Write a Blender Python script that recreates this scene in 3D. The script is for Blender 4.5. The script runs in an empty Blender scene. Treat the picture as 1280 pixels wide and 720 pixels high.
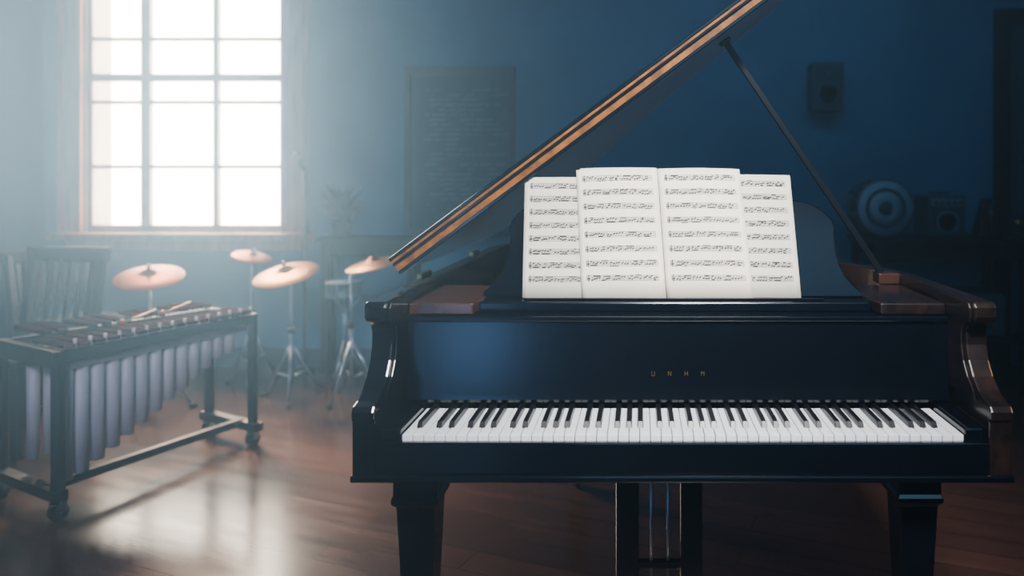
import bpy, math, random
from mathutils import Vector, Matrix
random.seed(4)
scene=bpy.context.scene
COL=scene.collection

# ------------------------------------------------------------ materials
def mat(name,c,rough=0.5,metal=0.0,c2=None,scale=8,stretch=(1,1,1),bump=0.0,coat=0.0,rvar=0.0,spec=0.5):
    m=bpy.data.materials.new(name); m.use_nodes=True
    nt=m.node_tree; b=nt.nodes['Principled BSDF']
    b.inputs['Roughness'].default_value=rough
    b.inputs['Metallic'].default_value=metal
    b.inputs['Coat Weight'].default_value=coat
    b.inputs['Coat Roughness'].default_value=0.08
    b.inputs['Specular IOR Level'].default_value=spec
    tc=nt.nodes.new('ShaderNodeTexCoord'); mp=nt.nodes.new('ShaderNodeMapping')
    mp.inputs['Scale'].default_value=stretch
    nz=nt.nodes.new('ShaderNodeTexNoise'); nz.inputs['Scale'].default_value=scale; nz.inputs['Detail'].default_value=5
    nt.links.new(tc.outputs['Object'],mp.inputs[0]); nt.links.new(mp.outputs[0],nz.inputs['Vector'])
    r=nt.nodes.new('ShaderNodeValToRGB')
    if c2 is None: c2=tuple(x*0.8 for x in c)
    r.color_ramp.elements[0].position=0.35; r.color_ramp.elements[1].position=0.65
    r.color_ramp.elements[0].color=(*c,1); r.color_ramp.elements[1].color=(*c2,1)
    nt.links.new(nz.outputs['Fac'],r.inputs[0]); nt.links.new(r.outputs[0],b.inputs['Base Color'])
    if bump>0:
        bp=nt.nodes.new('ShaderNodeBump'); bp.inputs['Strength'].default_value=bump; bp.inputs['Distance'].default_value=0.01
        nt.links.new(nz.outputs['Fac'],bp.inputs['Height']); nt.links.new(bp.outputs[0],b.inputs['Normal'])
    return m

M_black=mat('black_lacquer',(0.0012,0.0018,0.004),0.14,c2=(0.0018,0.0025,0.005),coat=0.3)
M_fall=mat('fallboard_lacquer',(0.0008,0.0012,0.003),0.22,c2=(0.001,0.0016,0.004),spec=.36)
M_desk=mat('desk_lacquer',(0.0012,0.002,0.005),0.14,c2=(0.0016,0.0026,0.006),spec=.3)
M_rim=mat('dark_mahogany_lacquer',(0.020,0.010,0.008),0.25,c2=(0.006,0.004,0.004),scale=4,stretch=(6,1,6),coat=0.3)
M_mahog=mat('mahogany',(0.060,0.024,0.016),0.24,c2=(0.022,0.010,0.008),scale=5,stretch=(2,12,2),coat=0.3)
M_edge=mat('lid_edge_wood',(0.27,0.095,0.012),0.45,c2=(0.11,0.036,0.007),scale=14,stretch=(2,8,2),coat=0.0,spec=.2)
M_under=mat('lid_underside_lacquer_sheen',(0.34,0.50,0.85),0.3,c2=(0.30,0.46,0.80),scale=2,coat=0.4)  # pale blue reflection of the room put into the lacquer's base colour
M_ivory=mat('ivory_key',(0.78,0.82,0.88),0.25,c2=(0.72,0.77,0.84),scale=30,coat=0.2)
M_ebony=mat('ebony_key',(0.004,0.004,0.006),0.3,spec=.4)
M_felt=mat('dark_felt',(0.05,0.008,0.008),0.9)
M_brass=mat('brass',(0.65,0.42,0.16),0.3,1.0)
M_gold=mat('gold_iron_plate',(0.22,0.13,0.05),0.4,0.8)
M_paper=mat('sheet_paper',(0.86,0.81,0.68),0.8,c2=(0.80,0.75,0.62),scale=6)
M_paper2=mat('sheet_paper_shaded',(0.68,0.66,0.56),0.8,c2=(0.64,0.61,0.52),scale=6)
M_ink=mat('music_ink',(0.010,0.010,0.012),0.8)
M_line=mat('staff_ink',(0.04,0.04,0.05),0.8)
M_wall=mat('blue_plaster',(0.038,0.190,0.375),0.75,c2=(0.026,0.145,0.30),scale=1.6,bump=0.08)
M_wall_shade=mat('blue_plaster_painted_shade',(0.006,0.036,0.085),0.85,c2=(0.005,0.028,0.07),scale=1.6,bump=0.08)  # darker copy of the wall plaster; left wall's shade put into the colour
M_ceil=mat('ceiling_paint',(0.06,0.18,0.32),0.9)
M_trimw=mat('window_trim_wood',(0.52,0.16,0.045),0.45,c2=(0.32,0.095,0.03),scale=4,stretch=(8,8,1))
M_sash=mat('window_sash_paint',(0.60,0.52,0.42),0.5)
M_darkwood=mat('dark_wood',(0.014,0.012,0.015),0.55,c2=(0.008,0.007,0.010),scale=6,stretch=(1,8,8),spec=.3)
M_base=mat('baseboard_paint',(0.015,0.055,0.11),0.5)
M_steel=mat('chrome_steel',(0.36,0.47,0.60),0.32,1.0)
M_iron=mat('painted_black_steel',(0.005,0.007,0.012),0.5,0.0,spec=.3)
M_prop=mat('prop_lacquer',(0.003,0.005,0.009),0.4,spec=.15)
M_reson=mat('resonator_aluminium',(0.36,0.34,0.42),0.55,0.05,c2=(0.26,0.25,0.32),scale=3,stretch=(6,6,.6))
M_post=mat('bar_post_steel',(0.45,0.45,0.5),0.5,0.1)
M_rose=mat('rosewood_bar',(0.05,0.018,0.013),0.8,c2=(0.018,0.009,0.009),scale=8,stretch=(4,1,1),spec=.0)
M_copper=mat('copper_cymbal',(0.38,0.080,0.018),0.45,0.6,c2=(0.26,0.05,0.014),scale=10)
M_cymb=mat('bronze_cymbal',(0.52,0.26,0.10),0.4,0.8,c2=(0.36,0.16,0.065),scale=10)
M_rubber=mat('black_rubber',(0.010,0.010,0.012),0.7)
M_board=mat('slate_board',(0.014,0.062,0.125),0.7,c2=(0.010,0.046,0.095),scale=3,stretch=(4,1,.6))
M_chalk=mat('chalk',(0.10,0.24,0.38),0.9)
M_skin=mat('drum_head',(0.20,0.36,0.50),0.6)
M_shell=mat('drum_shell',(0.03,0.08,0.13),0.35)
M_shellr=mat('snare_shell',(0.06,0.14,0.20),0.35,0.3)
M_leaf=mat('plant_leaf',(0.006,0.020,0.024),0.5)
M_pot=mat('clay_pot',(0.05,0.03,0.03),0.7)
M_grill=mat('speaker_cloth',(0.018,0.056,0.095),0.85,scale=120)
M_case=mat('amp_case',(0.020,0.066,0.115),0.6)
M_panel=mat('amp_panel',(0.12,0.22,0.32),0.5)

def floor_mat():
    m=bpy.data.materials.new('wood_plank_floor'); m.use_nodes=True; nt=m.node_tree; b=nt.nodes['Principled BSDF']
    tc=nt.nodes.new('ShaderNodeTexCoord'); mp=nt.nodes.new('ShaderNodeMapping'); mp.inputs['Rotation'].default_value=(0,0,math.radians(20))
    br=nt.nodes.new('ShaderNodeTexBrick'); br.inputs['Scale'].default_value=1.0
    br.inputs['Brick Width'].default_value=1.4; br.inputs['Row Height'].default_value=0.12
    br.inputs['Mortar Size'].default_value=0.0020; br.inputs['Mortar Smooth'].default_value=0.5
    br.inputs['Color1'].default_value=(0.112,0.055,0.043,1); br.inputs['Color2'].default_value=(0.066,0.034,0.029,1); br.inputs['Mortar'].default_value=(0.012,0.006,0.006,1)
    br.offset=0.37
    nt.links.new(tc.outputs['Object'],mp.inputs[0]); nt.links.new(mp.outputs[0],br.inputs[0])
    mp2=nt.nodes.new('ShaderNodeMapping'); mp2.inputs['Scale'].default_value=(1.0,10,1)
    nt.links.new(mp.outputs[0],mp2.inputs[0])
    nz=nt.nodes.new('ShaderNodeTexNoise'); nz.inputs['Scale'].default_value=2; nz.inputs['Detail'].default_value=3
    nt.links.new(mp2.outputs[0],nz.inputs['Vector'])
    mx=nt.nodes.new('ShaderNodeMix'); mx.data_type='RGBA'; mx.blend_type='MULTIPLY'; mx.inputs['Factor'].default_value=0.5
    nt.links.new(br.outputs['Color'],mx.inputs['A']); nt.links.new(nz.outputs['Fac'],mx.inputs['B'])
    nt.links.new(mx.outputs['Result'],b.inputs['Base Color'])
    mr=nt.nodes.new('ShaderNodeMapRange'); mr.inputs['To Min'].default_value=0.12; mr.inputs['To Max'].default_value=0.27
    nt.links.new(nz.outputs['Fac'],mr.inputs[0]); nt.links.new(mr.outputs[0],b.inputs['Roughness'])
    return m
M_floor=floor_mat()

# ------------------------------------------------------------ geometry helpers
def root(name,loc):
    e=bpy.data.objects.new(name,None); e.location=loc; e.empty_display_size=0.1; COL.objects.link(e); return e
def setp(o,p):
    if p is not None:
        o.parent=p; o.matrix_parent_inverse=Matrix.Translation(-Vector(p.location))
def mesh(name,verts,faces,m,parent=None,smooth=False,bevel=0,mats=None,fm=None,seg=2):
    me=bpy.data.meshes.new(name); me.from_pydata([tuple(v) for v in verts],[],faces); me.validate(); me.update()
    o=bpy.data.objects.new(name,me); COL.objects.link(o)
    for x in (mats or [m]): me.materials.append(x)
    if fm:
        for p,i in zip(me.polygons,fm): p.material_index=i
    import bmesh
    bm=bmesh.new(); bm.from_mesh(me); bmesh.ops.recalc_face_normals(bm,faces=bm.faces); bm.to_mesh(me); bm.free()
    if smooth:
        for p in me.polygons: p.use_smooth=True
    if bevel>0:
        b=o.modifiers.new('bevel','BEVEL'); b.width=bevel; b.segments=seg; b.limit_method='ANGLE'; b.angle_limit=math.radians(40)
    setp(o,parent); return o
BF=[(0,3,2,1),(4,5,6,7),(0,1,5,4),(1,2,6,5),(2,3,7,6),(3,0,4,7)]
def bverts(x0,x1,y0,y1,z0,z1):
    return [(x0,y0,z0),(x1,y0,z0),(x1,y1,z0),(x0,y1,z0),(x0,y0,z1),(x1,y0,z1),(x1,y1,z1),(x0,y1,z1)]
def boxes(name,bl,m,parent=None,bevel=0):
    v=[];f=[]
    for b in bl:
        n=len(v); v+=bverts(*b); f+=[tuple(i+n for i in q) for q in BF]
    return mesh(name,v,f,m,parent,bevel=bevel)
def box(name,b,m,parent=None,bevel=0.003): return boxes(name,[b],m,parent,bevel)
def prism(name,outline,axis,a,b,m,parent=None,bevel=0,smooth=False):
    def pt(p,d):
        return {'x':(d,p[0],p[1]),'y':(p[0],d,p[1]),'z':(p[0],p[1],d)}[axis]
    n=len(outline); v=[pt(p,a) for p in outline]+[pt(p,b) for p in outline]
    f=[tuple(range(n)),tuple(range(2*n-1,n-1,-1))]+[(i,(i+1)%n,n+(i+1)%n,n+i) for i in range(n)]
    return mesh(name,v,f,m,parent,bevel=bevel,smooth=smooth)
def rod(name,p,q,r0,m,parent=None,r1=None,n=14,smooth=True):
    p=Vector(p);q=Vector(q); r1=r0 if r1 is None else r1
    d=(q-p).normalized(); u=d.orthogonal().normalized(); w=d.cross(u)
    v=[];
    for (c,r) in ((p,r0),(q,r1)):
        for i in range(n):
            a=2*math.pi*i/n; v.append(c+u*math.cos(a)*r+w*math.sin(a)*r)
    f=[(i,(i+1)%n,n+(i+1)%n,n+i) for i in range(n)]+[tuple(range(n-1,-1,-1)),tuple(range(n,2*n))]
    o=mesh(name,v,f,m,parent)
    for pl in o.data.polygons[:n]: pl.use_smooth=True
    return o
def beam(name,p,q,w,h,m,parent=None,bevel=0.002):
    p=Vector(p);q=Vector(q);d=(q-p).normalized()
    up=Vector((0,0,1)) if abs(d.z)<0.95 else Vector((0,1,0))
    s=d.cross(up).normalized(); t=s.cross(d).normalized()
    v=[]
    for c in (p,q):
        for (a,b) in ((-1,-1),(1,-1),(1,1),(-1,1)): v.append(c+s*a*w/2+t*b*h/2)
    f=[(3,2,1,0),(4,5,6,7)]+[(i,(i+1)%4,4+(i+1)%4,4+i) for i in range(4)]
    return mesh(name,v,f,m,parent,bevel=bevel)
def lathe(name,prof,origin,m,parent=None,n=32,axis=(0,0,1),smooth=True):
    ax=Vector(axis).normalized(); q=Vector((0,0,1)).rotation_difference(ax); o=Vector(origin)
    v=[];f=[]
    for (r,z) in prof:
        for i in range(n):
            a=2*math.pi*i/n; v.append(o+q@Vector((r*math.cos(a),r*math.sin(a),z)))
    k=len(prof)
    for j in range(k-1):
        for i in range(n): f.append((j*n+i,j*n+(i+1)%n,(j+1)*n+(i+1)%n,(j+1)*n+i))
    f.append(tuple(range(n-1,-1,-1))); f.append(tuple((k-1)*n+i for i in range(n)))
    ob=mesh(name,v,f,m,parent,smooth=smooth)
    return ob
def catmull(pts,n=8):
    out=[]
    for i in range(len(pts)-1):
        p0=Vector(pts[max(i-1,0)]);p1=Vector(pts[i]);p2=Vector(pts[i+1]);p3=Vector(pts[min(i+2,len(pts)-1)])
        for k in range(n):
            t=k/n
            out.append(tuple(0.5*((2*p1)+(-p0+p2)*t+(2*p0-5*p1+4*p2-p3)*t*t+(-p0+3*p1-3*p2+p3)*t**3)))
    out.append(tuple(pts[-1])); return out

# ------------------------------------------------------------ room
XL,XR,YB,YF,ZC=-4.22,3.3,5.0,-2.4,3.4
box('floor',(XL-.2,XR+.2,YF,YB+.25,-0.1,0),M_floor,bevel=0)
box('ceiling',(XL-.2,XR+.2,YF,YB+.25,ZC,ZC+0.1),M_ceil,bevel=0)
wx0,wx1,wz0,wz1=-3.94,-2.52,0.95,3.0
boxes('wall_back',[(XL-.2,wx0,YB,YB+.25,0,ZC),(wx1,XR+.2,YB,YB+.25,0,ZC),(wx0,wx1,YB,YB+.25,0,wz0),(wx0,wx1,YB,YB+.25,wz1,ZC)],M_wall)
box('wall_left',(XL-.2,XL,YF,YB,0,ZC),M_wall_shade,bevel=0)
box('wall_right',(XR,XR+.2,YF,YB,0,ZC),M_wall,bevel=0)
boxes('baseboard_back',[(XL,2.5,YB-.02,YB,0,.13)],M_base,bevel=.004)
box('baseboard_left',(XL,XL+.02,YF,YB-.02,0,.13),M_base)
box('baseboard_right',(XR-.02,XR,YF,YB-.02,0,.13),M_base)

w=root('window_1',(-3.23,YB,0.95))
boxes('casing',[(wx0-.13,wx0,YB-.035,YB-.001,wz0,wz1+.12),(wx1,wx1+.17,YB-.035,YB-.001,wz0,wz1+.12),(wx0,wx1,YB-.035,YB-.001,wz1,wz1+.12)],M_trimw,w,.006)
boxes('casing_bead',[(wx0-.15,wx0-.12,YB-.055,YB-.001,wz0,wz1+.14),(wx1+.15,wx1+.18,YB-.055,YB-.001,wz0,wz1+.14)],M_trimw,w,.004)
boxes('jamb_lining',[(wx0,wx0+.012,YB,YB+.25,wz0,wz1),(wx1-.012,wx1,YB,YB+.25,wz0,wz1)],M_sash,w,.002)
box('sill',(wx0-.17,wx1+.22,YB-.13,YB+.12,wz0-.045,wz0),M_trimw,w,.008)
box('apron',(wx0-.12,wx1+.17,YB-.03,YB-.001,wz0-.13,wz0-.045),M_trimw,w,.005)
fy0,fy1=YB+.02,YB+.06
boxes('sash_frame',[(wx0+.01,wx0+.045,fy0,fy1,wz0,wz1),(wx1-.045,wx1-.01,fy0,fy1,wz0,wz1),(wx0,wx1,fy0,fy1,wz0,wz0+.05),(wx0,wx1,fy0,fy1,wz1-.05,wz1)],M_sash,w,.004)
boxes('muntins',[(-3.555,-3.485,fy0,fy1,wz0,wz1),(-3.04,-3.00,fy0,fy1,wz0,wz1),
  (wx0,wx1,fy0,fy1,1.40,1.428),(wx0,wx1,fy0,fy1,1.86,1.888),(wx0,wx1,fy0-.01,fy1,2.02,2.075),(wx0,wx1,fy0,fy1,2.31,2.338),(wx0,wx1,fy0,fy1,2.75,2.775)],M_sash,w,.003)

d=root('door_1',(2.95,YB,0))
boxes('frame',[(2.5,2.60,YB-.06,YB-.001,0,2.42),(3.2,XR-.001,YB-.06,YB-.001,0,2.42),(2.5,XR-.001,YB-.06,YB-.001,2.42,2.52)],M_darkwood,d,.006)
box('leaf',(2.60,3.2,YB-.03,YB-.001,0.005,2.42),M_base,d,.004)
boxes('panels',[(2.67,2.87,YB-.042,YB-.03,.15,1.0),(2.93,3.13,YB-.042,YB-.03,.15,1.0),(2.67,2.87,YB-.042,YB-.03,1.15,2.3),(2.93,3.13,YB-.042,YB-.03,1.15,2.3)],M_base,d,.008)
lathe('knob',[(.004,0),(.012,.01),(.012,.03),(.028,.045),(.028,.06),(.015,.07)],(2.64,YB-.03,1.02),M_brass,d,axis=(0,-1,0),n=20)

c=root('wall_blackboard',(-1.27,4.97,1.5))
box('slate',(-1.62,-.92,4.965,4.998,.97,2.08),M_board,c)
boxes('frame',[(-1.66,-1.61,4.95,4.998,.93,2.12),(-.93,-.88,4.95,4.998,.93,2.12),(-1.66,-.88,4.95,4.998,2.06,2.12),(-1.66,-.88,4.93,4.998,.92,.97)],M_base,c,.005)
cv=[];cf=[]
for i in range(26):
    z=1.95-i*.035; x=-1.52+random.random()*.05
    while x<-1.02:
        l=.03+random.random()*.09
        if random.random()<.7:
            n=len(cv); h=.006; cv+=[(x,4.9635,z),(x+l,4.9635,z+.004),(x+l,4.9635,z+h+.004),(x,4.9635,z+h)]; cf.append((n,n+1,n+2,n+3))
        x+=l+.02
mesh('chalk_writing',cv,cf,M_chalk,c)

s=root('wall_speaker',(1.29,4.9,1.96))
box('cabinet',(1.18,1.40,4.84,4.985,1.80,2.13),M_case,s,.008)
box('bracket',(1.26,1.32,4.98,5.0,1.9,2.03),M_iron,s)
box('grille',(1.195,1.385,4.832,4.842,1.82,2.11),M_grill,s,.003)
lathe('woofer_ring',[(.075,0),(.08,.004),(.066,.006),(.06,0)],(1.29,4.832,1.91),M_case,s,axis=(0,-1,0))
lathe('tweeter_ring',[(.03,0),(.032,.004),(.02,.006)],(1.29,4.832,2.05),M_case,s,axis=(0,-1,0))

# ------------------------------------------------------------ GRAND PIANO
P=root('grand_piano',(0.095,2.3,0))
L,R=-.653,.844; CX=(L+R)/2
prof=[(1.605,.640),(1.598,.652),(1.598,.770),(1.592,.778),(1.592,.795),(1.600,.806),(1.622,.812),(1.652,.826),(1.682,.852),(1.704,.885),(1.715,.92),(1.716,.950),(1.708,.968),(1.690,.978),(1.674,.984),(1.668,.995),(1.668,1.018),(1.676,1.03),(1.92,1.03),(1.92,.64)]
prism('arm_left',prof,'x',L,L+.052,M_black,P,bevel=.005)
prism('arm_right',prof,'x',R-.052,R,M_rim,P,bevel=.005)
prof_in=[(1.66,.80)]+[(y+.014,z-.004) for y,z in prof if z>.82 and y<1.9]+[(1.86,1.026),(1.86,.80)]
prism('cheek_left',prof_in,'x',L+.052,L+.058,M_black,P,bevel=.002)
prism('cheek_right',prof_in,'x',R-.058,R-.052,M_rim,P,bevel=.002)
curve=[(L,3.0),(-.63,3.18),(-.54,3.34),(-.38,3.43),(-.18,3.42),(-.02,3.32),(.10,3.14),(.21,2.94),(.37,2.76),(.58,2.62),(.75,2.46),(.832,2.25),(R,2.05)]
cc=catmull(curve,6)
outer=[(L,1.92),(L,2.3),(L,2.65)]+cc+[(R,1.92)]
def offs(pts,dist):
    out=[]
    for i,p in enumerate(pts):
        a=Vector(pts[max(i-1,0)]);b=Vector(pts[min(i+1,len(pts)-1)]); t=(b-a).normalized(); n=Vector((t.y,-t.x)); out.append((p[0]+n.x*dist,p[1]+n.y*dist))
    return out
inner=offs(outer,.045)
n=len(outer);v=[];f=[]
for (pts,z) in ((outer,.69),(outer,1.03),(inner,1.03),(inner,.69)): v+=[(p[0],p[1],z) for p in pts]
for k in range(4):
    k2=(k+1)%4
    for i in range(n-1): f.append((k*n+i,k*n+i+1,k2*n+i+1,k2*n+i))
f+=[(0,n,2*n,3*n),(n-1,2*n-1,3*n-1,4*n-1)]
fm=[0 if k in(0,3) else 1 for k in range(4) for i in range(n-1)]+[0,0]
rim=mesh('rim',v,f,M_black,P,mats=[M_black,M_rim],fm=fm,bevel=.004)
io=offs(outer,.044)
prism('soundboard',io,'z',.74,.76,M_mahog,P)
ip=[p for p in offs(outer,.07)]; ip=[(x,max(y,2.06)) for x,y in ip]
prism('iron_plate',ip,'z',.87,.885,M_gold,P,bevel=.003)
sv=[];sf=[]
def rimback(x):
    best=0
    pts=inner
    for i in range(len(pts)-1):
        (x0,y0),(x1,y1)=pts[i],pts[i+1]
        if min(x0,x1)<=x<=max(x0,x1) and abs(x1-x0)>1e-6:
            best=max(best,y0+(y1-y0)*(x-x0)/(x1-x0))
    return best
for i in range(90):
    x=L+.08+i*(R-L-.17)/89; y1=max(rimback(x)-.08,2.35)
    m_=len(sv); w_=.0012
    sv+=[(x-w_,2.12,.905),(x+w_,2.12,.905),(x+w_,y1,.905),(x-w_,y1,.905)]; sf.append((m_,m_+1,m_+2,m_+3))
mesh('strings',sv,sf,M_brass,P)
box('pin_block',(L+.06,R-.06,2.05,2.13,.885,.91),M_gold,P)
box('keybed',(L+.052,R-.052,1.612,2.05,.645,.700),M_black,P,.003)
box('key_slip',(L+.052,R-.052,1.600,1.616,.652,.7235),M_black,P,.003)
box('bottom_molding',(L-.002,R+.002,1.590,1.618,.636,.652),M_black,P,.004)
box('underframe',(L+.06,R-.06,2.05,2.10,.66,.72),M_black,P)
boxes('belly_braces',[(-.5,-.42,2.1,3.15,.67,.74),(.0,.08,2.1,3.05,.67,.74)],M_black,P,.004)
K0,K1=-.547,.744; kw=(K1-K0)/52
box('key_block_left',(L+.052,K0-.002,1.618,1.80,.70,.752),M_black,P,.006)
box('key_block_right',(K1+.002,R-.052,1.618,1.80,.70,.752),M_black,P,.006)
box('key_frame',(K0,K1,1.63,1.80,.700,.712),M_felt,P,0)
wl=[(K0+i*kw+.0008,K0+(i+1)*kw-.0008,1.620,1.81,.713,.735) for i in range(52)]
boxes('white_keys',wl,M_ivory,P,.0016)
bv=[];bf=[]
for i in range(51):
    name='ABCDEFG'[i%7]
    if name in 'BE': continue
    xc=K0+(i+1)*kw; off={'A':.002,'C':-.002,'D':.002,'F':-.003,'G':0}[name]; xc+=off
    h=.0074
    n_=len(bv)
    bv+=[(xc-h,1.664,.733),(xc+h,1.664,.733),(xc+h,1.81,.733),(xc-h,1.81,.733),(xc-h*.8,1.674,.7485),(xc+h*.8,1.674,.7485),(xc+h*.8,1.81,.7485),(xc-h*.8,1.81,.7485)]
    bf+=[tuple(q+n_ for q in g) for g in BF]
mesh('black_keys',bv,bf,M_ebony,P,bevel=.0012)
def fby(z): return 1.792+(z-.772)*.085
fb=[(1.796,.754),(1.791,.762),(fby(.772),.772),(fby(.952),.952),(fby(.957),.957),(1.850,.957),(1.850,.754)]
prism('fallboard',fb,'x',L+.058,R-.058,M_fall,P,bevel=.001)
box('rail',(L+.058,R-.058,1.798,2.05,.9585,.972),M_desk,P,.003)
def fp(x,z): return (x,fby(z)-.0008,z)
lv=[];lf=[]
def stroke(x0,z0,x1,z1,w=.0009):
    dx,dz=x1-x0,z1-z0; l=math.hypot(dx,dz); nx,nz=-dz/l*w,dx/l*w; n_=len(lv)
    lv.extend([fp(x0-nx,z0-nz),fp(x1-nx,z1-nz),fp(x1+nx,z1+nz),fp(x0+nx,z0+nz)]); lf.append((n_,n_+1,n_+2,n_+3))
zb=.822
for j,sh in enumerate(['u','n','h','m']):
    x=.030+j*.042; hh=.011; ww=.007
    stroke(x,zb,x,zb+hh); stroke(x+ww,zb,x+ww,zb+hh)
    if sh=='u': stroke(x,zb,x+ww,zb)
    if sh=='n': stroke(x,zb+hh,x+ww,zb)
    if sh=='h': stroke(x,zb+hh/2,x+ww,zb+hh/2)
    if sh=='m': stroke(x,zb+hh,x+ww/2,zb+hh/2); stroke(x+ww/2,zb+hh/2,x+ww,zb+hh)
mesh('inlay_letters',lv,lf,M_brass,P)
def rounded(x0,x1,y0,y1,side):
    r=.05
    if side=='r':
        return [(x0,y0),(x1,y0),(x1+.01,y0+.08),(x1-.0,y1-r)]+[(x1-r+r*math.cos(a),y1-r+r*math.sin(a)) for a in [math.pi/8*k for k in range(1,5)]]+[(x0,y1)]
    return [(2*CX-x,y) for x,y in rounded(2*CX-x1,2*CX-x0,y0,y1,'r')][::-1]
prism('side_board_left',rounded(L+.058,-.43,1.815,2.13,'r'),'z',.973,1.003,M_mahog,P,bevel=.004)
prism('side_board_right',rounded(.62,R-.058,1.815,2.13,'l'),'z',.973,1.003,M_rim,P,bevel=.004)
DX=.090
prism('desk_shelf',[(DX-.525,1.87),(DX-.515,1.858),(DX+.515,1.858),(DX+.525,1.87),(DX+.525,2.08),(DX-.525,2.08)],'z',.972,.999,M_desk,P,bevel=.005)
half=[(.522,1.0),(.518,1.014),(.498,1.030),(.476,1.055),(.460,1.09),(.453,1.125),(.452,1.16),(.455,1.185),(.450,1.205),(.434,1.225),(.412,1.243),(.385,1.256),(.34,1.265),(.2,1.270),(0,1.272)]
ol=[(DX+x,z) for x,z in half]+[(DX-x,z) for x,z in half[::-1][1:]]
tan=math.tan(math.radians(14))
nn=len(ol); v=[(x,1.925+(z-1)*tan,z) for x,z in ol]+[(x,1.947+(z-1)*tan,z) for x,z in ol]
f=[tuple(range(nn)),tuple(range(2*nn-1,nn-1,-1))]+[(i,(i+1)%nn,nn+(i+1)%nn,nn+i) for i in range(nn)]
mesh('music_desk',v,f,M_desk,P,bevel=.004)
box('desk_ledge',(DX-.40,DX+.40,1.875,1.884,.999,1.006),M_desk,P,.002)
beam('desk_support',(DX,2.05,1.0),(DX,1.985,1.16),.03,.012,M_black,P)

# lid
hx,hz,ly=-.668,1.045,1.985; ang=math.radians(36.7)
def lidp(u,v_,t):
    return (hx+u*math.cos(ang)-t*math.sin(ang), v_, hz+u*math.sin(ang)+t*math.cos(ang))
lo=[(x-L,y) for x,y in outer if y>2.0]
lo=[(0,ly)]+lo[0:]+[(1.515,2.05),(1.515,ly)]
def lidslab(name,ol,t0,t1,under,edge,top):
    n=len(ol); v=[lidp(u,y,t0) for u,y in ol]+[lidp(u,y,t1) for u,y in ol]
    f=[tuple(range(n)),tuple(range(2*n-1,n-1,-1))]+[(i,(i+1)%n,n+(i+1)%n,n+i) for i in range(n)]
    return mesh(name,v,f,None,P,mats=[under,edge,top],fm=[0,2]+[1]*n,bevel=.002)
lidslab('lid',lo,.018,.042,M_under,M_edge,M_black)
lidslab('lid_front_flap',[(0.0,ly-.004),(1.515,ly-.004),(1.515,ly+.36),(0.0,ly+.36)],.047,.060,M_black,M_edge,M_black)
lidslab('lid_edge_bead',[(0.0,ly-.008),(1.515,ly-.008),(1.515,ly+.02),(0.0,ly+.02)],.0405,.0480,M_desk,M_desk,M_desk)
lidslab('lid_lower_bead',[(0.0,ly-.006),(1.515,ly-.006),(1.515,ly+.012),(0.0,ly+.012)],.0115,.0215,M_desk,M_desk,M_desk)
lidslab('lid_upper_bead',[(0.0,ly-.007),(1.515,ly-.007),(1.515,ly+.012),(0.0,ly+.012)],.0555,.0665,M_desk,M_desk,M_desk)
boxes('lid_hinges',[(L-.012,L+.004,2.1,2.2,.99,1.04),(L-.012,L+.004,2.75,2.85,.99,1.04)],M_brass,P,.002)
beam('lid_prop',(.752,2.2,1.03),(.262,2.2,1.756),.016,.018,M_prop,P)
box('prop_block',(.735,.80,2.17,2.23,1.0,1.032),M_mahog,P)
lathe('prop_cup',[(.02,0),(.022,.008),(.012,.014)],(.262+.0,2.2,1.756),M_rim,P,axis=(math.sin(ang),0,-math.cos(ang)),n=16)

def leg(name,cx,cy,top=.64,bot=.06):
    secs=[(top,.056),(top-.018,.056),(top-.022,.052),(top-.075,.052),(top-.083,.056),(top-.095,.056),(top-.105,.046),(.34,.038),(.16,.031),(.15,.040),(.10,.040),(.095,.028),(bot,.025)]
    v=[];f=[]
    for z,h in secs: v+=[(cx-h,cy-h,z),(cx+h,cy-h,z),(cx+h,cy+h,z),(cx-h,cy+h,z)]
    for j in range(len(secs)-1):
        for i in range(4): f.append((j*4+i,j*4+(i+1)%4,(j+1)*4+(i+1)%4,(j+1)*4+i))
    f.append((0,1,2,3)); k=(len(secs)-1)*4; f.append((k+3,k+2,k+1,k))
    mesh(name,v,f,M_black,P,bevel=.004)
    rod(name+'_caster_wheel',(cx-.012,cy,.028),(cx+.012,cy,.028),.028,M_brass,P,n=20)
    beam(name+'_caster_fork',(cx,cy,.028),(cx,cy,.066),.036,.02,M_brass,P)
leg('leg_1',-.538,1.735); leg('leg_2',.672,1.745); leg('leg_3',-.27,3.05,top=.70)
boxes('lyre_posts',[(-.063,-.003,1.84,1.88,.17,.645),(.105,.163,1.84,1.88,.17,.645)],M_black,P,.005)
box('lyre_top',(-.09,.19,1.82,1.90,.628,.646),M_black,P,.004)
boxes('lyre_cross',[(-.01,.11,1.85,1.872,.585,.603),(-.01,.11,1.85,1.872,.30,.318)],M_black,P,.003)
for i,x in enumerate((.030,.074)): rod('lyre_rod_%d'%(i+1),(x,1.862,.17),(x,1.862,.63),.004,M_steel,P)
box('lyre_box',(-.12,.22,1.80,1.92,.10,.175),M_black,P,.01)
for i,x in enumerate((-.03,.05,.13)):
    box('pedal_%d'%(i+1),(x-.018,x+.018,1.67,1.81,.085,.097),M_brass,P,.005)
beam('lyre_brace_1',(-.03,1.90,.14),(-.10,2.3,.68),.014,.014,M_black,P); beam('lyre_brace_2',(.13,1.90,.14),(.20,2.3,.68),.014,.014,M_black,P)

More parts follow.
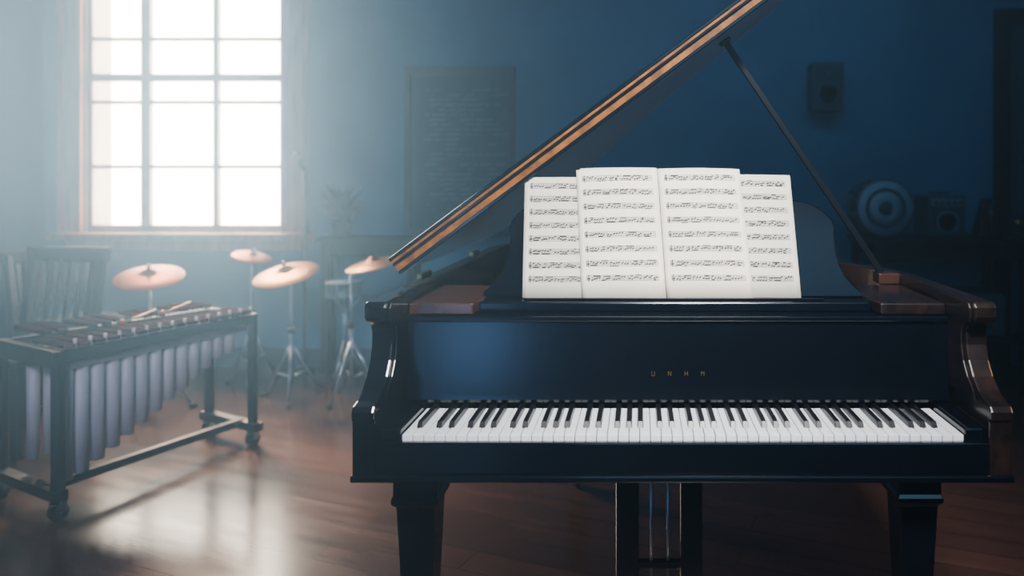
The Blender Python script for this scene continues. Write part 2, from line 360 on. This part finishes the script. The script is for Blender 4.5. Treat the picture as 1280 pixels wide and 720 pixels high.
# ------------------------------------------------------------ sheet music
def page(name,parent,bl,br,tl,tr,bulge,mp,seed,staves=8):
    rnd=random.Random(seed)
    bl,br,tl,tr=map(Vector,(bl,br,tl,tr))
    nrm=Vector((0,-math.cos(math.radians(14)),math.sin(math.radians(14))))
    def S(u,v,o=0):
        p=(bl*(1-u)+br*u)*(1-v)+(tl*(1-u)+tr*u)*v
        return p+nrm*(bulge*math.sin(math.pi*u)**.8*(.6+.4*v)+.0+o) if 0<u<1 else p+nrm*o
    N=20;Mv=6;v=[S(i/N,j/Mv) for j in range(Mv+1) for i in range(N+1)]
    f=[(j*(N+1)+i,j*(N+1)+i+1,(j+1)*(N+1)+i+1,(j+1)*(N+1)+i) for j in range(Mv) for i in range(N)]
    o=mesh(name,v,f,mp,parent,smooth=True)
    so=o.modifiers.new('thick','SOLIDIFY'); so.thickness=.0012; so.offset=-1
    lv=[];lf=[];nv=[];nf=[]
    Wd=(br-bl).length; H=(tl-bl).length
    def q(V,F,u0,v0,u1,v1,sk=0,o=.0013):
        k=max(1,int((u1-u0)*14))
        for a in range(k):
            ua=u0+(u1-u0)*a/k; ub=u0+(u1-u0)*(a+1)/k; n_=len(V)
            V.extend([S(ua,v0+sk*a/k,o),S(ub,v0+sk*(a+1)/k,o),S(ub,v1+sk*(a+1)/k,o),S(ua,v1+sk*a/k,o)]); F.append((n_,n_+1,n_+2,n_+3))
    for s in range(staves):
        vc=.925-s*(.87/(staves-.15)); g=.0036/H; th=.0013/H
        u0=.07;u1=.93
        for k in range(-2,3): q(lv,lf,u0,vc+k*g-th/2,u1,vc+k*g+th/2)
        q(nv,nf,u0,vc-2*g,u0+.008,vc+2*g)
        q(nv,nf,u0+.018,vc-2.6*g,u0+.030,vc+2.8*g); q(nv,nf,u0+.010,vc-1*g,u0+.040,vc+.2*g)
        bar=0;u=u0+.065
        while u<u1-.03:
            cnt=rnd.choice([2,3,4,4]); base=rnd.uniform(-1.3,1.0); step=rnd.uniform(.024,.034); st=1 if base<0 else -1
            us=[]
            for c_ in range(cnt):
                if u>u1-.02: break
                off=base+rnd.uniform(-.9,.9); vv=vc+off*g
                w_=.0030/Wd;h_=.0023/H; n_=len(nv)
                nv.extend([S(u+w_*math.cos(t),vv+h_*math.sin(t)+.25*h_*math.cos(t),.0014) for t in [2*math.pi*e/8 for e in range(8)]]); nf.append(tuple(range(n_,n_+8)))
                x=u+(w_ if st>0 else -w_)
                ve=vc+(base+st*2.2)*g
                q(nv,nf,x-.0018,min(vv,ve),x+.0036,max(vv,ve)); us.append(x); u+=step
            if len(us)>1 and rnd.random()<.75:
                ve=vc+(base+st*2.2)*g; q(nv,nf,us[0],ve-.45*g,us[-1]+.0018,ve+.45*g)
            bar+=1; u+=.006
            if bar%2==0 and u<u1-.05: q(lv,lf,u,vc-2*g,u+.004,vc+2*g); u+=.02
        q(nv,nf,u1-.003,vc-2*g,u1,vc+2*g)
    mesh(name+'_staff_lines',lv,lf,M_line,parent); mesh(name+'_notes',nv,nf,M_ink,parent)
S1=root('open_music_book',(.07,1.905,1.0))
def sy(z,o=0): return 1.912+(z-1)*tan-o
page('left_page',S1,(-.157,sy(1.0,.004),1.0005),(.071,sy(1.0,.002),1.0005),(-.180,sy(1.349,.004),1.347),(.048,sy(1.35,.002),1.351),.012,M_paper,11)
page('right_page',S1,(.073,sy(1.0,.002),1.0005),(.308,sy(1.0,.005),1.0005),(.050,sy(1.35,.002),1.351),(.280,sy(1.35,.005),1.350),.012,M_paper,12)
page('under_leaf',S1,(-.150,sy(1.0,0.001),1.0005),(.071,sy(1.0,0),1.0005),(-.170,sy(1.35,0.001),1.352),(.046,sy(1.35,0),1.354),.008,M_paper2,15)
S2=root('sheet_music',(-.2,1.91,1.0))
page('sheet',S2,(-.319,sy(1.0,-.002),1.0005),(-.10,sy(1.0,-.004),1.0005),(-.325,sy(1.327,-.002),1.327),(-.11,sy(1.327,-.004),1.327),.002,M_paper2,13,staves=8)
S3=root('sheet_music.001',(.35,1.91,1.0))
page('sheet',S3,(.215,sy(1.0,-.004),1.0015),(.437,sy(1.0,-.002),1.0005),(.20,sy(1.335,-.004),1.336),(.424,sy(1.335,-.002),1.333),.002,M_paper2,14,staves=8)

# ------------------------------------------------------------ vibraphone
Vb=root('vibraphone',(-2.2,3.2,0))
A=Vector((-2.26,2.74,0)); e1=Vector((.452,.892,0)).normalized(); e2=Vector((-e1.y,e1.x,0))
LL,WW=.84,.46
def V(a,b,z): return A+e1*a+e2*b+Vector((0,0,z))
ins=.055
def bw0(a): return ins*a/LL
def bw1(a): return WW-ins*a/LL
for k,(a,b) in enumerate(((0,0),(0,WW),(LL,ins),(LL,WW-ins))):
    beam('leg_%d'%(k+1),V(a,b,.065),V(a,b,.655),.034,.034,M_iron,Vb)
    rod('caster_%d'%(k+1),V(a,b,.032)-e2*.014,V(a,b,.032)+e2*.014,.032,M_rubber,Vb,n=20)
    beam('caster_fork_%d'%(k+1),V(a,b,.03),V(a,b,.075),.05,.03,M_steel,Vb)
beam('rail_front',V(-.02,0,.63),V(LL+.02,ins,.63),.022,.045,M_iron,Vb)
beam('rail_back',V(-.02,WW,.63),V(LL+.02,WW-ins,.63),.022,.045,M_iron,Vb)
beam('end_near',V(0,-.01,.62),V(0,WW+.01,.62),.03,.07,M_darkwood,Vb)
beam('end_far',V(LL,ins-.01,.62),V(LL,WW-ins+.01,.62),.03,.07,M_darkwood,Vb)
beam('foot_near',V(0,-.03,.095),V(0,WW+.03,.095),.045,.04,M_iron,Vb)
beam('foot_far',V(LL,ins-.05,.095),V(LL,WW-ins+.05,.095),.045,.04,M_iron,Vb)
beam('stretcher',V(0,.10,.105),V(LL,.14,.105),.035,.035,M_iron,Vb)
nb=15
for i in range(nb):
    a=.035+i*(LL-.07)/(nb-1); w_=.042
    b0=bw0(a)-.012; b1=.235-.0*a
    beam('bar_natural_%d'%(i+1),V(a,b0,.668),V(a,b1,.668),w_,.016,M_rose,Vb,.004)
    rod('post_%d'%(i+1),V(a+.026,b0+.02,.65),V(a+.026,b0+.02,.69),.006,M_post,Vb,n=8)
    if i%7 not in (2,6) and i<nb-1:
        a2=a+.027; beam('bar_sharp_%d'%(i+1),V(a2,.225,.695),V(a2,bw1(a2)+.01,.695),w_-.004,.016,M_rose,Vb,.004)
rb=mat('resonator_bracket',(0.16,0.17,0.2),.5,.3)
nr=13
for i in range(nr):
    a=.045+i*.058
    t=max(0,(a-.08)/.62); zb_=.13+.35*min(1,t)**1.05
    rod('resonator_%d'%(i+1),V(a,bw0(a)+.05,zb_),V(a,bw0(a)+.05,.625),.0275,M_reson,Vb,n=20)
    zb2=min(.5,zb_+.04)
    rod('resonator_back_%d'%(i+1),V(a,.30,zb2),V(a,.30,.625),.022,M_reson,Vb,n=14)
beam('resonator_rail',V(.02,.020,.585),V(LL-.02,ins+.020,.585),.008,.03,rb,Vb)
for k,(a,b) in enumerate(((.25,.05),(.45,.12))):
    rod('mallet_%d'%(k+1),V(a,b,.715),V(a+.22,b+.16,.722),.004,M_cymb,Vb,n=8)
    lathe('mallet_head_%d'%(k+1),[(.004,-.014),(.013,-.008),(.015,0),(.013,.008),(.004,.014)],V(a,b,.716),M_copper,Vb,n=14)

# ------------------------------------------------------------ cymbals
def cymbal_stand(name,x,y,z,r,m,tilt,base=(0,0),foot=.24,rot=.3):
    C=root(name,(x,y,0)); bx,by=x+base[0],y+base[1]
    ax=Vector(tilt).normalized()
    prof=[(r,0),(r*.985,.003),(r*.7,.018*r/.18),(r*.35,.030*r/.18),(r*.22,.034*r/.18),(r*.17,.048*r/.18),(r*.06,.058*r/.18),(.004,.060*r/.18)]
    lathe('cymbal',prof,(x,y,z),m,C,n=40,axis=ax)
    top=Vector((x,y,z))+ax*(.075*r/.18)
    rod('wing_nut',Vector((x,y,z))+ax*.058*r/.18,top+ax*.01,.009,M_iron,C,n=10)
    rod('tilter',Vector((x,y,z))-ax*.03,Vector((x,y,z))+ax*.01,.010,M_rubber,C,n=10)
    jt=Vector((bx,by,z-.06)); rod('upper_tube',(bx,by,.42*z),jt,.008,M_steel,C)
    rod('boom',jt,Vector((x,y,z))-ax*.02,.007,M_steel,C)
    rod('lower_tube',(bx,by,.10),(bx,by,.55*z),.013,M_steel,C)
    rod('clamp',(bx,by,.53*z),(bx,by,.57*z),.02,M_iron,C)
    for k in range(3):
        a=rot+k*2*math.pi/3; dx,dy=math.cos(a),math.sin(a)
        rod('tripod_leg_%d'%(k+1),(bx,by,.42*z+.02),(bx+dx*foot,by+dy*foot,.018),.008,M_steel,C)
        rod('tripod_brace_%d'%(k+1),(bx,by,.13),(bx+dx*foot*.55,by+dy*foot*.55,.42*z*.47),.005,M_steel,C)
        rod('foot_%d'%(k+1),(bx+dx*(foot-.012),by+dy*(foot-.012),.015),(bx+dx*(foot+.03),by+dy*(foot+.03),.013),.013,M_rubber,C,n=10)
    return C
cymbal_stand('cymbal_stand',-2.78,4.0,.767,.172,M_copper,(.12,-.30,1),rot=.5,foot=.2)
cymbal_stand('cymbal_stand.001',-2.13,4.25,.750,.185,M_cymb,(-.08,-.32,1),base=(.02,.02),foot=.17,rot=-1.2)
cymbal_stand('cymbal_stand.002',-2.52,4.58,.82,.12,M_copper,(.30,-.12,1),rot=.9,foot=.15)
cymbal_stand('cymbal_stand.003',-1.60,4.25,.81,.165,M_cymb,(-.16,-.16,1),base=(-.14,.0),rot=.2,foot=.17)
sx,sy_=-1.93,4.61
D=root('snare_drum',(sx,sy_,0))
lathe('shell',[(.112,.0),(.12,.0),(.12,.012),(.113,.014),(.113,.086),(.12,.088),(.12,.10),(.108,.10),(.106,.094),(.01,.094)],(sx,sy_,.56),M_shellr,D,n=40)
lathe('batter_head',[(.107,0),(.106,.003),(.01,.003)],(sx,sy_,.655),M_skin,D,n=40)
for k in range(8):
    a=k*math.pi/4; rod('lug_%d'%(k+1),(sx+.117*math.cos(a),sy_+.117*math.sin(a),.565),(sx+.117*math.cos(a),sy_+.117*math.sin(a),.655),.004,M_steel,D,n=8)
rod('stand_tube',(sx,sy_,.1),(sx,sy_,.56),.011,M_steel,D)
for k in range(3):
    a=.4+k*2.094; rod('basket_%d'%(k+1),(sx,sy_,.45),(sx+.12*math.cos(a),sy_+.12*math.sin(a),.565),.006,M_steel,D)
    rod('leg_%d'%(k+1),(sx,sy_,.28),(sx+.14*math.cos(a),sy_+.14*math.sin(a),.012),.008,M_steel,D)

# ------------------------------------------------------------ wooden slat chairs
def chair(name,cx,cy,rotz,top=.93):
    C=root(name,(cx,cy,0)); ca,sa=math.cos(rotz),math.sin(rotz)
    def T(x,y,z): return (cx+x*ca-y*sa,cy+x*sa+y*ca,z)
    for k,(x,y) in enumerate(((-.2,-.2),(.2,-.2))): beam('front_leg_%d'%(k+1),T(x,y,0),T(x,y,.44),.04,.04,M_darkwood,C)
    for k,x in enumerate((-.2,.2)):
        beam('back_leg_%d'%(k+1),T(x,.22,0),T(x,.2,.45),.04,.04,M_darkwood,C)
        beam('back_post_%d'%(k+1),T(x,.2,.44),T(x,.27,top),.04,.035,M_darkwood,C)
    vs=[T(x,y,z) for z in(.44,.47) for x,y in((-.23,-.23),(.23,-.23),(.22,.22),(-.22,.22))]
    mesh('seat',vs,BF,M_darkwood,C,bevel=.008)
    beam('top_rail',T(-.24,.27,top-.01),T(.24,.27,top-.01),.03,.08,M_darkwood,C,.008)
    beam('lower_rail',T(-.2,.215,.55),T(.2,.215,.55),.025,.04,M_darkwood,C)
    for k in range(6):
        x=-.15+k*.06; beam('slat_%d'%(k+1),T(x,.216,.55),T(x,.268,top-.04),.012,.03,M_darkwood,C)
    for k,(p,q) in enumerate((((-.2,-.2),(-.2,.21)),((.2,-.2),(.2,.21)))): beam('stretcher_%d'%(k+1),T(*p,.2),T(*q,.2),.02,.025,M_darkwood,C)
chair('wooden_chair',-3.12,3.55,-.1)
chair('wooden_chair.001',-3.50,4.35,1.2,top=.86)
# ------------------------------------------------------------ tables
def table(name,x0,x1,y0,y1,h,m,shelf=False):
    T=root(name,((x0+x1)/2,(y0+y1)/2,0))
    box('top',(x0,x1,y0,y1,h-.035,h),m,T,.006)
    boxes('legs',[(a,a+.05,b,b+.05,0,h-.035) for a in(x0+.03,x1-.08) for b in(y0+.02,y1-.07)],m,T,.004)
    boxes('apron',[(x0+.05,x1-.05,y0+.03,y0+.05,h-.13,h-.035),(x0+.05,x1-.05,y1-.06,y1-.04,h-.13,h-.035)],m,T,.003)
    if shelf: box('shelf',(x0+.04,x1-.04,y0+.04,y1-.04,.30,.33),m,T,.004)
    return T
table('side_table',-2.20,-1.5,4.77,4.96,.935,M_darkwood)
table('workbench',1.44,2.45,4.35,4.92,.95,M_darkwood,True)
px_,py_=-2.06,4.86
G=root('potted_plant',(px_,py_,.935))
lathe('pot',[(.045,0),(.05,.002),(.065,.09),(.07,.092),(.07,.105),(.058,.105),(.055,.09),(.01,.088)],(px_,py_,.9355),M_pot,G)
rr=random.Random(5)
lv=[];lf=[]
for k in range(80):
    a=rr.uniform(0,6.28); el=rr.uniform(.5,1.5); ln=rr.uniform(.16,.36)
    w_=rr.uniform(.020,.036)
    p=Vector((px_,py_,1.02)); side=Vector((-math.sin(a),math.cos(a)*.5,0))
    for s_ in range(6):
        t=s_/5; e=el-t*.9; pos=p; wd=w_*math.sin(math.pi*(.12+.86*t))
        n_=len(lv); lv+=[pos-side*wd,pos+side*wd]
        if s_>0: lf.append((n_-2,n_-1,n_+1,n_))
        p=p+Vector((math.cos(a)*math.cos(e)*.8,math.sin(a)*math.cos(e)*.33,math.sin(e)))*ln/5
mesh('leaves',lv,lf,M_leaf,G,smooth=True)
Q=root('microphone_stand',(-2.31,4.86,0))
lathe('base',[(.07,0),(.075,.01),(.06,.022),(.02,.03)],(-2.31,4.86,.001),M_iron,Q)
rod('pole',(-2.31,4.86,.02),(-2.31,4.86,1.38),.010,M_iron,Q)
rod('microphone_grip',(-2.31,4.86,1.37),(-2.33,4.82,1.47),.014,M_iron,Q)
lathe('microphone_head',[(.006,-.028),(.022,-.02),(.027,0),(.022,.02),(.006,.028)],(-2.335,4.808,1.49),M_iron,Q,n=16)

B=root('bass_drum',(1.56,4.6,.95)); o=(1.565,4.50,1.139)
lathe('shell',[(.183,0),(.188,.0),(.188,.018),(.178,.02),(.178,.2),(.188,.202),(.188,.22),(.17,.22)],(o[0],4.72,o[2]),M_shell,B,n=48,axis=(0,-1,0))
lathe('batter_head',[(.174,0),(.172,.004),(.01,.004)],(o[0],4.498,o[2]),M_skin,B,n=48,axis=(0,-1,0))
lathe('tone_ring',[(.13,0),(.13,.003),(.11,.003),(.11,0)],(o[0],4.493,o[2]),M_shell,B,n=48,axis=(0,-1,0),smooth=False)
lathe('centre_dot',[(.107,0),(.107,.002),(.05,.002)],(o[0],4.4935,o[2]),M_skin,B,n=32,axis=(0,-1,0))
lathe('port',[(.045,0),(.045,.004),(.01,.004)],(o[0],4.4915,o[2]),M_case,B,n=32,axis=(0,-1,0))
for k in range(8):
    a=k*math.pi/4+.2; rod('lug_%d'%(k+1),(o[0]+.186*math.cos(a),4.51,o[2]+.186*math.sin(a)),(o[0]+.186*math.cos(a),4.71,o[2]+.186*math.sin(a)),.005,M_steel,B,n=8)
E=root('guitar_amplifier',(1.98,4.65,.95))
box('cabinet',(1.84,2.08,4.50,4.75,.951,1.22),M_case,E,.012)
box('grille',(1.86,2.06,4.492,4.502,.97,1.13),M_grill,E,.002)
box('panel',(1.86,2.06,4.492,4.502,1.15,1.20),M_panel,E,.002)
for k in range(5): rod('knob_%d'%(k+1),(1.88+k*.04,4.475,1.175),(1.88+k*.04,4.493,1.175),.010,M_rubber,E,n=14)
lathe('speaker_ring',[(.07,0),(.07,.004),(.064,.005),(.06,0)],(1.96,4.492,1.05),M_panel,E,axis=(0,-1,0))
beam('handle',(1.90,4.62,1.235),(2.02,4.62,1.235),.02,.012,M_rubber,E)
F=root('metronome',(2.25,4.6,.95))
mesh('body',[(2.18,4.52,.951),(2.32,4.52,.951),(2.32,4.66,.951),(2.18,4.66,.951),(2.225,4.565,1.2),(2.275,4.565,1.2),(2.275,4.615,1.2),(2.225,4.615,1.2)],BF,M_rim,F,bevel=.005)
rod('pendulum',(2.25,4.525,.99),(2.262,4.545,1.17),.003,M_steel,F,n=8); box('weight',(2.245,2.268,4.525,4.535,1.09,1.11),M_brass,F)
H=root('instrument_case',(1.9,4.6,0))
box('body',(1.56,2.30,4.42,4.80,.332,.60),M_case,H,.02); boxes('latches',[(1.7,1.75,4.412,4.42,.45,.50),(2.1,2.15,4.412,4.42,.45,.50)],M_steel,H)

# ------------------------------------------------------------ bright overcast sky seen through the window
em=bpy.data.materials.new('overcast_sky'); em.use_nodes=True; nt=em.node_tree; nt.nodes.clear()
out=nt.nodes.new('ShaderNodeOutputMaterial'); ee=nt.nodes.new('ShaderNodeEmission'); ee.inputs[0].default_value=(1,.96,.86,1); ee.inputs[1].default_value=34
nt.links.new(ee.outputs[0],out.inputs['Surface'])
mesh('sky_backdrop',[(-5.4,5.6,.2),(-2.1,5.6,.2),(-2.1,5.6,4.0),(-5.4,5.6,4.0)],[(0,1,2,3)],em)

# ------------------------------------------------------------ lights
def area(name,loc,target,sx,sy_,power,col,spread=180):
    l=bpy.data.lights.new(name,'AREA'); l.shape='RECTANGLE'; l.size=sx; l.size_y=sy_; l.energy=power; l.color=col; l.spread=math.radians(spread)
    o=bpy.data.objects.new(name,l); o.location=loc; COL.objects.link(o)
    o.rotation_euler=(Vector(target)-Vector(loc)).to_track_quat('-Z','Y').to_euler(); return o
area('sunlight_through_window',(-3.40,5.45,2.5),(-1.8,3.7,0),1.2,1.2,60,(1,.78,.58),spread=28)
area('fallboard_sheen_fill',(-1.25,-1.8,.75),(-.4,2,.85),.45,.7,14,(.14,.40,1))  # added unseen lamp that makes the blue sheen on the fallboard
area('rear_blue_fill',(1.0,-2.2,2.7),(.3,3,1.2),3.0,.8,20,(.22,.55,1))  # added unseen blue fill behind the camera for ambient light
area('overhead_fill',(.4,-.1,3.1),(.10,1.9,1.05),.6,.4,33,(.93,.96,1),spread=50)  # added unseen fill that brightens the sheet music and keys
area('overhead_fill.001',(.5,3.1,3.3),(.4,5.0,1.0),3.0,.5,10,(.34,.64,1),spread=150)  # added unseen blue fill that lifts the back wall and workbench
area('accent_fill',(3.0,1.2,1.9),(.8,1.9,.9),.3,.3,3.5,(1,.58,.32),spread=90)  # added unseen warm fill for the right side of the piano
area('accent_fill.001',(-1.2,-.4,2.6),(-2.0,3.2,.5),.5,.5,7,(.65,.75,1),spread=36)  # added unseen fill aimed at the vibraphone, not fixed to any wall
W=bpy.data.worlds.new('world'); scene.world=W; W.use_nodes=True
nt=W.node_tree
nt.nodes['Background'].inputs[0].default_value=(.05,.14,.32,1); nt.nodes['Background'].inputs[1].default_value=.3
vs=nt.nodes.new('ShaderNodeVolumeScatter')
vs.inputs['Color'].default_value=(.38,.68,1,1); vs.inputs['Density'].default_value=.064; vs.inputs['Anisotropy'].default_value=.72
nt.links.new(vs.outputs[0],nt.nodes['World Output'].inputs['Volume'])

# ------------------------------------------------------------ camera
cam=bpy.data.cameras.new('camera'); co=bpy.data.objects.new('camera',cam); COL.objects.link(co); scene.camera=co
co.location=(0,0,1.32); co.rotation_euler=(math.radians(90),0,0)
cam.lens=882/1280*36; cam.sensor_width=36; cam.shift_x=-160/1280; cam.shift_y=-135/1280; cam.clip_start=.05
cam.dof.use_dof=True; cam.dof.focus_distance=1.85; cam.dof.aperture_fstop=1.5
